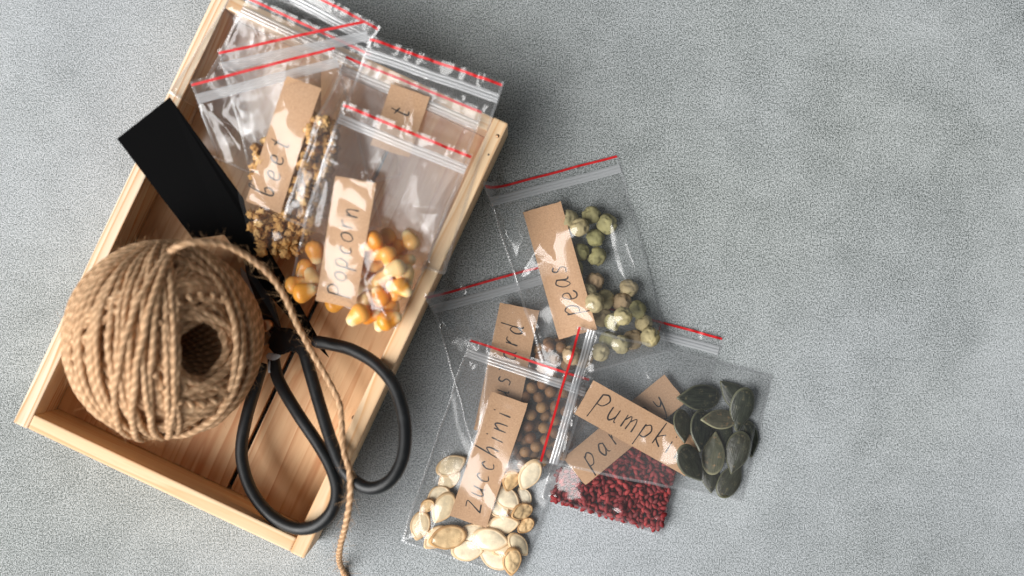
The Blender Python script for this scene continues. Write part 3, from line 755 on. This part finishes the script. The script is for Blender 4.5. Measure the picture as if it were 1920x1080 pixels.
# ================================================================== bags on the table
# ---- mustard (lowest)
def c_mustard():
    ob = []
    poly = [(1008, 645), (1062, 640), (1092, 740), (1060, 850), (975, 890), (940, 880), (962, 800), (985, 720)]
    for lay in range(2):
        for p in scatter(poly, 20.5, 110, 3 + lay):
            ob.append(drop_seed('mustard_seed', ME_MUST[0], p[0], p[1], 0, (2.55, 2.55, 2.6), (1, 1, 1) if lay == 0 else (.95, .95, .95), tuple(rng.uniform(0, 6.28, 3)), False))
    for o in ob: tag(o, 'small round ribbed brown seed heaped in the bag under the zucchini bag', 'seed', 'round brown seeds in the bag between peas and zucchini')
    make_label(926, 812, 0.2, -0.98, 242, 75, 'mustard', 30, 208, 23, 5, 'kraft paper label ending in rd, half hidden under zucchini and peas bags', seed=1)
make_bag('clear zip bag of round brown seeds under the peas and zucchini bags', (806, 550), (1046, 484), (1142, 845), (905, 912), (0, 0, 0, 0), c_mustard, puff=0.5, wr=0.45, seed=1, creases=3)

# ---- parsley / red seeds
def c_red():
    poly = [(1190, 835), (1268, 868), (1236, 996), (1036, 936), (1048, 880), (1110, 880)]
    under = scatter(poly, 9.5, 420, 21, 9000)
    VV = []; FF = []; n0 = 0
    for p in under:
        me = ME_RED[int(rng.integers(3))]; a = rng.uniform(0, 360)
        o = drop_seed('red_seed', me, p[0], p[1], a, (1.95, 1.1, 0.9), flat=True)
        R = np.array(o.rotation_euler.to_matrix()); v = np.array([q.co[:] for q in me.vertices]) @ R.T + np.array(o.location[:])
        VV.append(v / MM); FF += [[n0 + i for i in f.vertices] for f in me.polygons]; n0 += len(v)
        bpy.data.objects.remove(o)
    st = mesh_obj('red_seeds', np.concatenate(VV), FF, M_REDS)
    tag(st, 'lower layer of dark red seeds buried in the red seed bag', 'seeds', None, 'stuff')
    for p in scatter(poly, 7.2, 300, 22, 16000):
        o = drop_seed('red_seed', ME_RED[int(rng.integers(3))], p[0], p[1], rng.uniform(0, 360), (1.95, 1.1, 0.9), tuple([rng.uniform(0.74, 0.98)] * 3), flat=True)
        tag(o, 'small dark red seed in the bag below the pumpkin bag', 'seed', 'dark red seeds in the bag below the pumpkin bag')
    make_label(1076, 882, 0.777, -0.629, 245, 66, 'parsley', 26, 212, 24, 4, 'kraft paper label starting pa and ending y, crossed by the pumpkin label', seed=2)
make_bag('clear zip bag of dark red seeds half covered by the pumpkin bag', (1124, 566), (1356, 628), (1242, 1006), (1014, 936), (0, 0, 0, 0), c_red, puff=0.4, wr=0.35, seed=2, creases=2)

# ---- peas
def c_peas():
    pk = [(1066, 412), (1109, 403), (1138, 420), (1086, 427), (1116, 446), (1088, 473), (1119, 481), (1075, 505), (1116, 528), (1179, 540), (1101, 548), (1134, 562), (1166, 566), (1113, 568),
          (1194, 581), (1128, 595), (1148, 603), (1207, 606), (1218, 631), (1187, 637), (1141, 638), (1163, 645), (1125, 660), (1094, 672), (1072, 666), (1165, 592)]
    ob = []
    for i, p in enumerate(pk):
        s = rng.uniform(0.9, 1.06)
        ob.append(drop_seed('pea', ME_PEA[i % 8], p[0], p[1], 0, (3.8, 3.8, 3.6), (s, s * rng.uniform(0.92, 1.04), s), tuple(rng.uniform(-0.7, 0.7, 2)) + (rng.uniform(0, 6.28),), False))
    rank_labels(ob, 'wrinkled dried pea in the peas bag', 'the zip downwards', 'pea', 'dried peas in the peas bag', 0.27, 0.96)
    make_label(1082, 626, -0.265, -0.964, 248, 73, 'peas', 35, 132, 26, 7, 'kraft paper label reading peas in the topmost table bag', tilted=True, seed=3)
make_bag('clear zip bag of dried green peas, uppermost bag on the table', (910, 350), (1155, 286), (1258, 658), (1028, 716), (0, 0, 1, 3), c_peas, puff=0.5, wr=0.65, seed=3, creases=2, flap=0.35, ridges=[(968, 405, 1040, 490, 5.0, 0.4), (1155, 385, 1222, 590, 8.0, 1.7)])

# ---- zucchini
ZS = [(842, 898, 45, .85, 0, 'cream seed tucked under the left edge of the zucchini label'), (823, 928, 25, .75, 0, 'narrow tan seed left of the zucchini label'),
      (884, 1000, 10, .95, 0, 'cream seed peeking out under the lower end of the zucchini label'), (905, 965, 60, .9, 0, 'seed hidden under the middle of the zucchini label'),
      (788, 985, 75, .9, 0, 'upright cream seed at the lower left corner of the zucchini bag'), (983, 930, -60, .6, 0, 'small seed behind the big oval at right of the zucchini bag'),
      (950, 963, 5, .95, 0, 'seed lying under the crumpled flake in the zucchini bag'), (928, 1048, -25, 1.0, 0, 'wide seed at the bottom of the zucchini bag under two others'),
      (946, 1024, 30, .8, 0, 'seed squeezed between two big seeds near the zucchini bag bottom'), (986, 985, 40, .6, 1, 'small brown broken seed at the right edge of the zucchini bag'),
      (802, 947, 40, .55, 1, 'small crumpled brown flake at the left edge of the zucchini bag'), (934, 953, -20, .7, 0, 'short seed beside the right edge of the zucchini label'),
      (846, 872, 205, .98, 0, 'topmost left cream seed in the zucchini bag, tip to lower left'), (832, 951, 60, 1.05, 0, 'large pale seed partly under the left side of the zucchini label'),
      (958, 898, 70, .75, 1, 'broken stubby seed beside the big upright seed in the zucchini bag'), (950, 932, 140, .98, 0, 'broad cream seed right of the zucchini label near its middle'),
      (818, 1008, 40, .9, 0, 'cream seed at the far lower left under a broad seed'), (840, 1007, 12, 1.15, 1, 'broad scuffed seed at the lower left of the zucchini bag'),
      (972, 1020, 130, .85, 0, 'slim seed at the lower right of the zucchini bag'), (876, 1032, 180, .98, 0, 'pale seed with its tip right, bottom row of the zucchini bag'),
      (943, 984, 190, 1.0, 0, 'bright cream oval right below the zucchini label'), (978, 958, 20, .72, 1, 'crumpled angular tan flake at the right of the zucchini bag'),
      (993, 888, 65, 1.1, 0, 'large upright tan oval at the top right of the zucchini seeds'), (919, 1010, 172, 1.13, 0, 'largest cream seed at the bottom centre of the zucchini bag'),
      (960, 1049, 85, .92, 1, 'brown toasted seed at the very bottom of the zucchini bag')]
def c_zuc():
    for i, (x, y, a, s, k, lb) in enumerate(ZS):
        me = ME_ZUCB[i % 3] if k else ME_ZUC[i % 5]
        o = drop_seed('zucchini_seed', me, x, y, a, (ZL, ZB, 1.15), (s, s * (1.0 if s > 0.8 else 1.1), 1.0 + 0.3 * k)); tag(o, lb, 'seed', 'cream seeds in the zucchini bag')
    make_label(877, 981, 0.314, -0.949, 250, 72, 'zucchini', 22, 222, 24, 8, 'kraft paper label reading zucchini over cream seeds', seed=4)
make_bag('clear zip bag of flat cream seeds at the bottom of the photo', (884, 630), (1106, 704), (978, 1090), (752, 1014), (1, 4, 0, 0), c_zuc, puff=0.6, wr=0.75, seed=44, creases=2, flap=1.0, ridges=[(925, 690, 872, 868, 8.0, 0.35), (850, 915, 800, 1015, 8.0, 0.5), (1046, 890, 990, 1062, 5.0, 0.9)])

# ---- pumpkin (topmost on the table)
PS = [(1278, 797, 95, .78, 0, 'small dark seed poking up behind the pumpkin label'), (1378, 742, -45, .92, 0, 'dark seed with its point up left behind another at top right of pumpkin bag'),
      (1403, 822, 100, .85, 0, 'slim dark seed at the right edge of the pumpkin bag'), (1352, 818, 80, .8, 0, 'dark seed hidden in the middle of the pumpkin seed heap'),
      (1331, 893, 95, .75, 0, 'small dark seed at the bottom of the pumpkin bag, point down'), (1311, 805, 85, .95, 0, 'very dark upright seed right of the pumpkin label'),
      (1369, 900, 240, .92, 0, 'round-ended dark seed at the lowest right of the pumpkin bag'), (1310, 745, 0, 1.05, 0, 'large dark seed lying sideways at the top left of the pumpkin seeds'),
      (1345, 785, 0, .85, 1, 'pale olive seed lying sideways in the pumpkin bag centre'), (1381, 847, 75, 1.0, 0, 'olive dark seed upright at the right of the pumpkin heap'),
      (1390, 766, 78, 1.02, 0, 'brownish dark seed with a pale rim at the top right of the pumpkin bag'), (1337, 850, 265, .98, 1, 'grey seed with a tan scar in the pumpkin heap middle')]
def c_pump():
    make_label(1094, 743, 0.870, 0.494, 240, 72, 'Pumpkin', 20, 222, 26, 8, 'kraft paper label reading Pumpkin beside dark green seeds', seed=6)
    for i, (x, y, a, s, k, lb) in enumerate(PS):
        me = ME_PUMPL[i % 2] if k else ME_PUMP[i % 4]
        tag(drop_seed('pumpkin_seed', me, x, y, a, (9.3, 5.2, 1.55), (s, s, s)), lb, 'seed', 'dark green seeds in the pumpkin bag')
    tag(drop_seed('pumpkin_seed', ME_PUMP[1], 1294, 868, 122, (9.3, 5.2, 1.55), (1.02, 1.05, 1)), 'leaf-like dark seed covering the end of the pumpkin label', 'seed', 'dark green seeds in the pumpkin bag')
make_bag('clear zip bag of dark green seeds at the right, lying over its neighbours', (1006, 861), (1078, 610), (1448, 704), (1391, 942), (7, 7, 1, 2), c_pump, puff=1.2, wr=0.55, seed=6, creases=2, flap=0.25, ridges=[(1200, 660, 1225, 720, 3, 1.0), (1262, 690, 1300, 720, 2.5, 1.0)])

# ================================================================== bags leaning in the crate
make_bag('clear zip bag at the top edge of the photo, hanging over the crate rim', (475, -78), (713, 48), (575, 310), (345, 190), (42, 42, 14, 14), None, True, 0.8, 1.2, 61, 8, 1.2)
make_bag('clear zip bag in the upper left crate corner beneath a crossing bag', (468, -10), (698, 96), (560, 365), (345, 270), (43, 43, 16, 16), None, True, 0.8, 1.2, 62, 8, 0.8)
def c_e(): make_label(560, 330, 0.05, -1.0, 205, 66, '', 0, 0, 20, 40, 'blank corner of kraft paper showing behind the beet label', seed=7)
make_bag('clear zip bag lying behind the beet bag, its bright red line above the beet zip', (408, 92), (682, 32), (752, 330), (490, 392), (46, 48, 18, 18), c_e, True, 0.8, 0.9, 63, 7, 0.35)
def c_beet():
    poly = [(598, 222), (636, 232), (615, 330), (592, 420), (560, 472), (498, 478), (470, 402), (530, 396), (556, 330)]
    poly2 = [(482, 265), (505, 262), (492, 330), (474, 330)]
    ob = []
    for lay in range(3):
        for p in scatter(poly, 10.8, 95, 40 + lay) + (scatter(poly2, 12, 7, 50 + lay) if lay < 2 else []):
            s = rng.uniform(0.62, 1.05)
            ob.append(drop_seed('beet_seed', ME_BEET[int(rng.integers(6))], p[0], p[1], 0, (2.1, 2.0, 1.6), (s, s, s), tuple(rng.uniform(0, 6.28, 3)), False))
    for o in ob: tag(o, 'knobbly brown beet seed cluster in the beet bag', 'seed', 'knobbly beet seeds in the beet bag')
    make_label(498, 390, 0.336, -0.942, 241, 68, 'beet', 22, 128, 24, 38, 'kraft paper label reading beet in the left crate bag', seed=8)
make_bag('clear zip bag of knobbly brown beet seeds against the left crate side', (356, 152), (626, 82), (716, 425), (482, 492), (49, 51, 20, 20), c_beet, True, 1.2, 1.1, 64, 3, 0.3, ridges=[(605, 180, 560, 320, 9, 0.4), (425, 235, 505, 380, 5, 1.0), (480, 190, 520, 300, 5, 0.8), (400, 210, 470, 290, 4, 0.9)])
make_bag('clear zip bag sandwiched just below the bag whose zip overhangs the crate', (652, 100), (906, 204), (800, 510), (548, 415), (45, 45, 20, 22), None, True, 0.8, 1.2, 65, 8, 0.7)
def c_car(): make_label(729, 282, 0.325, -0.946, 122, 77, 't', 68, 94, 24, 50, 'kraft paper label showing only a final t above the popcorn zip', seed=9)
make_bag('clear zip bag whose zip overhangs the upper right crate rim', (696, 66), (944, 152), (836, 515), (578, 430), (50, 50, 24, 26), c_car, True, 0.9, 1.4, 66, 8, 2.0)
def c_pop():
    pk = [(590, 473, 100), (572, 508, 60), (586, 522, 300), (568, 534, 190), (590, 547, 200), (640, 565, 200), (680, 480, 60), (690, 512, 100), (745, 470, 60), (705, 492, 200), (690, 540, 60), (735, 520, 240), (742, 545, 60), (714, 560, 250),
          (688, 566, 20), (722, 600, 80), (722, 448, 40), (769, 450, -60), (708, 474, 20), (757, 492, 200), (762, 518, 100), (718, 525, 230), (740, 545, 300), (702, 588, 190), (738, 578, 110), (712, 556, 300), (690, 588, 40), (755, 540, 140), (728, 482, 100), (700, 455, 30), (745, 505, 20), (735, 598, 200)]
    ob = []
    for i, (x, y, a) in enumerate(pk):
        s = rng.uniform(0.95, 1.12)
        ob.append(drop_seed('corn_kernel', ME_CORN[i % 6], x, y, a, (4.2, 3.4, 2.7), (s, s, s), flat=False, tilt=(rng.uniform(-0.5, 0.5), rng.uniform(-0.35, 0.35), math.radians(a))))
    rank_labels(ob, 'orange corn kernel in the popcorn bag', 'its lower end upwards', 'corn kernel', 'corn kernels in the popcorn bag', 0.3, -0.95)
    make_label(636, 570, 0.18, -0.984, 230, 75, 'Popcorn', 14, 178, 23, 36, 'kraft paper label reading Popcorn over orange kernels', seed=10)
make_bag('clear zip bag of orange popcorn kernels, uppermost bag in the crate', (646, 190), (887, 288), (746, 616), (545, 530), (55, 53, 30, 27), c_pop, True, 1.8, 1.3, 67, 3, 2.0, ridges=[(692, 532, 788, 436, 6, 0.9), (705, 430, 640, 500, 9, 0.35), (735, 410, 858, 368, 6, 0.9), (615, 330, 580, 470, 4, 1.0), (700, 330, 740, 420, 5, 0.8), (625, 300, 720, 350, 5, 0.9)])

# ================================================================== black plant tag
def plank_poly(name, pts, zf, th, mat, parent=None, bev=0.15):
    "flat board from a photo outline; zf gives its upper surface height"
    top = []
    for x, y in pts:
        z = zf(x, y); top.append(W(x, y, z))
    bm = bmesh.new()
    vt = [bm.verts.new(Vector(p * MM)) for p in top]; vb = [bm.verts.new(Vector((p - (0, 0, th)) * MM)) for p in top]
    n = len(pts); area = sum(top[i][0] * top[(i + 1) % n][1] - top[(i + 1) % n][0] * top[i][1] for i in range(n))
    o = 1 if area > 0 else -1
    bm.faces.new(vt[::o]); bm.faces.new(vb[::-o])
    for i in range(n): bm.faces.new([vt[i], vb[i], vb[(i + 1) % n], vt[(i + 1) % n]][::o])
    bmesh.ops.recalc_face_normals(bm, faces=bm.faces)
    if bev: bmesh.ops.bevel(bm, geom=bm.edges[:], offset=bev * MM, segments=2, affect='EDGES')
    me = bpy.data.meshes.new(name); bm.to_mesh(me); bm.free(); me.materials.append(mat)
    return link(name, me, parent)
def tag_z(x, y):
    s = ((x - 269) * 0.612 + (y - 221) * 0.791) / 568.0
    return 50 - 33 * s
marker = plank_poly('plant_marker', [(219, 260), (318, 182), (456, 372), (462, 400), (522, 500), (590, 622), (617, 671), (606, 661), (556, 612), (505, 553), (420, 440), (362, 448)], tag_z, 1.0, M_CHALK)
tag(marker, 'matte black blank plant marker leaning over the left crate rim', 'plant marker')

# ================================================================== scissors
def sc_z(x, y): return max(15.5, 22 + 0.0954 * (x - 530) * 1.0 + 0.0494 * (y - 640))
def rod(name, pts, r, parent, mat=M_BLACK, dz=0.0):
    P = spline([W(x, y, sc_z(x, y) + dz + e) for x, y, e in [(p + (0,))[:3] for p in pts]], 1.0)
    n = len(P); k = np.clip(np.minimum(np.arange(n), np.arange(n)[::-1]) / 2.0, 0, 1)
    V, F, _, _ = tube(P, r * (0.75 + 0.25 * np.sqrt(k)), 18)
    return mesh_obj(name, V, F, mat, parent)
sc = empty('scissors'); tag(sc, 'black bonsai scissors with large looped handles reaching over the crate rim', 'scissors')
rod('handle', [(512, 668), (522, 712), (556, 772), (600, 838), (624, 884), (632, 925), (620, 962), (590, 987), (552, 990), (510, 968), (476, 928), (457, 880), (453, 835), (463, 780), (480, 722), (492, 680)], 2.6, sc)
rod('handle', [(545, 634, 3), (566, 650, 3), (582, 700, 3), (602, 768, 3), (625, 838, 3.5), (650, 888, 3.5), (690, 915, 2), (730, 902, 1), (755, 858, 0.5), (759, 795, 0.5), (742, 730, 0.5), (708, 685, 0.5), (662, 657, 0.5), (618, 645, 1), (588, 640, 1)], 2.6, sc)
plank_poly('pivot_block', [(500, 648), (506, 628), (522, 614), (546, 616), (566, 632), (576, 656), (562, 668), (548, 655), (536, 664), (516, 667)], lambda x, y: sc_z(x, y) + 5.6, 5.5, M_BLACK, sc, 1.0)
plank_poly('blade', [(512, 640), (528, 618), (515, 572), (492, 520), (455, 475), (462, 515), (488, 585)], lambda x, y: sc_z(x, y) + 1.2, 1.6, M_DSTEEL, sc, 0.3)
plank_poly('blade', [(492, 650), (510, 640), (500, 570), (482, 535), (450, 500), (455, 540), (470, 600)], lambda x, y: sc_z(x, y) - 0.8, 1.4, M_STEEL, sc, 0.3)
p = W(503, 610, 20); V, F, _, _ = tube([(p[0], p[1], 14), (p[0], p[1], 24.5), (p[0], p[1], 25.4)], [2.6, 2.6, 1.7], 20)
mesh_obj('rivet', V, F, M_COPPER, sc)
plank_poly('gleam_chip', [(500, 662), (524, 662), (528, 667), (518, 675), (508, 676), (498, 672)], lambda x, y: sc_z(x, y) + 4.6, 2.0, M_GLEAM, sc, 0.5)  # pale pieces standing for the white gleam on the metal below the pivot
rod('gleam_chip', [(507, 676, 2.4), (505, 688, 2.4), (506, 699, 2.2)], 0.75, sc, M_GLEAM)

# ================================================================== ball of twine
BC = W(307, 638, 47); RB = 37.6
axis = Vector((0.70, -0.10, 0.72)).normalized()
e1 = (Vector((1, 0, 0)) - axis * axis.x).normalized(); e2 = axis.cross(e1)
AX = np.array((e1[:], e2[:], axis[:]))
ball = empty('twine_ball'); tag(ball, 'ball of natural brown jute twine in the crate with a loose end', 'twine ball')
def ball_pts(incl, prec, R, n=150, hole=0.30, wave=0.0):
    th = np.linspace(0, 2 * np.pi, n, endpoint=False)
    x = np.cos(th); y = np.sin(th) * math.cos(incl); z = np.sin(th) * math.sin(incl)
    c, s = math.cos(prec), math.sin(prec); X = c * x - s * y; Y = s * x + c * y
    lat = np.abs(z); rho = np.sqrt(X * X + Y * Y)
    r = R * (1 - 0.085 * lat ** 2.5) * (1 + wave * np.sin(3 * th + prec * 5))
    P = np.stack([X * r, Y * r, z * r * 0.985], 1)
    w_ = np.stack([vnoise(8 + 4 * np.cos(th) + c_, 8 + 4 * np.sin(th) + prec * 3, int(R * 100) % 97) for c_ in (0, 17, 31)], 1)
    return (P + 0.55 * w_) @ AX + BC
def strand(P, rad, closed, ph):
    V, F, al, pl = tube(P, rad, 8, closed, twist=2 * math.pi / 8.0, ply=0.08, phase=ph)
    return V, F, al, pl
r = np.random.default_rng(5)
FZ = []
loops = []
for k in range(40): loops.append((math.radians(r.uniform(62, 69)), k * 2 * math.pi / 40 + r.normal(0, 0.07), RB - 6.2 + r.uniform(-0.8, 0.6)))
for k in range(34): loops.append((math.radians(r.uniform(54, 69)), k * 2 * math.pi / 34 * 5 + r.normal(0, 0.08), RB - 3.6 + k * 0.04 + r.uniform(-0.5, 0.5)))
for g in range(6):                               # crossing bands
    ig = (47, 52, 43, 56, 49, 45)[g]
    for j in range(3): loops.append((math.radians(ig + r.normal(0, 1.0)), g * 2 * math.pi / 6 + 0.9 + (j - 1) * 0.10 / math.sin(math.radians(ig)) + r.normal(0, 0.012), RB - 1.6 + 0.15 * g + r.uniform(-0.3, 0.3)))
for q, ig in enumerate((-52, -48, -45, -38, -34, -30, -27, -19, -15, -12, -5, -1, 3, 6, 14, 18, 21, 29, 33, 36, 40, 49, 53, 61, 64, 67, 69, 113, 116, 119, 126, 130, 137)):   # the last turns, fanned out between top and bottom
    loops.append((math.radians(ig + r.normal(0, 0.5)), math.radians(90 + r.normal(0, 4.5)), RB + 0.2 + r.uniform(-0.5, 0.9)))
for j in range(2): loops.append((math.radians(38 + 9 * j), math.radians(66 + 8 * j), RB + 1.7))
for inc, pr, R in loops:
    P = ball_pts(inc, pr, R, wave=0.004)
    V, F, al, pl = strand(P, 1.38 * r.uniform(0.85, 1.12), True, r.uniform(0, 6))
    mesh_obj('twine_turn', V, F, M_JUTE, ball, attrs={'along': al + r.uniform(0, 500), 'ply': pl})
    if R > RB - 3: FZ.append(P)
# inner body with its tunnel
nu, nv = 48, 40; V = []
prof = []
for i in range(nv):
    a = 2 * math.pi * i / nv
    prof.append((21.5 + 11.2 * math.cos(a), 26.5 * math.sin(a)))
for pr_, pz in prof:
    for k in range(nu):
        ph = 2 * math.pi * k / nu
        V.append(np.array((pr_ * math.cos(ph), pr_ * math.sin(ph), pz)) @ AX + BC)
F = grid_faces(nu, nv, True) + [((nv - 1) * nu + k, (nv - 1) * nu + (k + 1) % nu, (k + 1) % nu, k) for k in range(nu)]
V = np.array(V)
mesh_obj('core', V, F, M_JUTE, ball, attrs={'along': np.tile(np.arange(nu) * 3.0, nv), 'ply': np.sin(np.arange(len(V)) * 1.7) * 0.5 + 0.5})
# strands lining the tunnel
for k in range(26):
    ph = 2 * math.pi * k / 26; P = []
    for s in np.linspace(-1, 1, 30):
        rr_ = 10.6 + 11.5 * abs(s) ** 3.2; a = ph + 1.1 * s
        P.append(np.array((rr_ * math.cos(a), rr_ * math.sin(a), 29.0 * s)) @ AX + BC)
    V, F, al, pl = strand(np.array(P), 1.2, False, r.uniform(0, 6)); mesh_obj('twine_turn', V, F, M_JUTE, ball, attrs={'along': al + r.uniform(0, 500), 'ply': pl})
# loose end
le = [(318, 470, 84), (345, 458, 86), (375, 453, 84), (415, 457, 78), (455, 475, 71), (500, 510, 63), (532, 553, 56), (556, 606, 50), (585, 660, 44), (615, 712, 42), (636, 755, 43), (641, 795, 46), (645, 845, 50), (655, 882, 53.5), (657, 925, 53), (650, 975, 46), (638, 1025, 28), (636, 1050, 12), (642, 1068, 2.0), (652, 1090, 1.4)]
P = spline([W(*q) for q in le], 0.8); V, F, al, pl = tube(P, 1.2, 10, False, twist=2 * math.pi / 8.5, ply=0.13)
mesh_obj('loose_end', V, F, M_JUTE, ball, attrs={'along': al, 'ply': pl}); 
# fuzz
VV = []; FF = []
for _ in range(8000):
    Pp = P if r.random() < 0.10 else FZ[int(r.integers(len(FZ)))]
    i = int(r.integers(len(Pp) - 1)); p0 = Pp[i]; tn = Pp[i + 1] - Pp[i]; tn /= np.linalg.norm(tn) + 1e-9
    rv = r.normal(0, 1, 3); rv -= tn * (rv @ tn); rv /= np.linalg.norm(rv) + 1e-9
    ln_ = r.uniform(1.2, 5.0); d0 = tn * r.choice((-1, 1)) * r.uniform(0.4, 1) + rv * r.uniform(0.2, 0.8); d0 /= np.linalg.norm(d0)
    cv = r.normal(0, 0.35, 3); sd = np.cross(d0, r.normal(0, 1, 3)); sd /= np.linalg.norm(sd) + 1e-9
    b = len(VV)
    for q in range(5):
        c = p0 + rv * 1.05 + d0 * ln_ * q / 4 + cv * ln_ * (q / 4) ** 2; w = 0.055 * (1 - 0.6 * q / 4)
        VV += [c - sd * w, c + sd * w]
    FF += [(b + 2 * q, b + 2 * q + 1, b + 2 * q + 3, b + 2 * q + 2) for q in range(4)]
fz = mesh_obj('fibre_fuzz', VV, FF, M_FUZZ, ball); fz['kind'] = 'stuff'

for o in bpy.data.objects:
    for k in ('_px', '_py'):
        if k in o.keys(): del o[k]
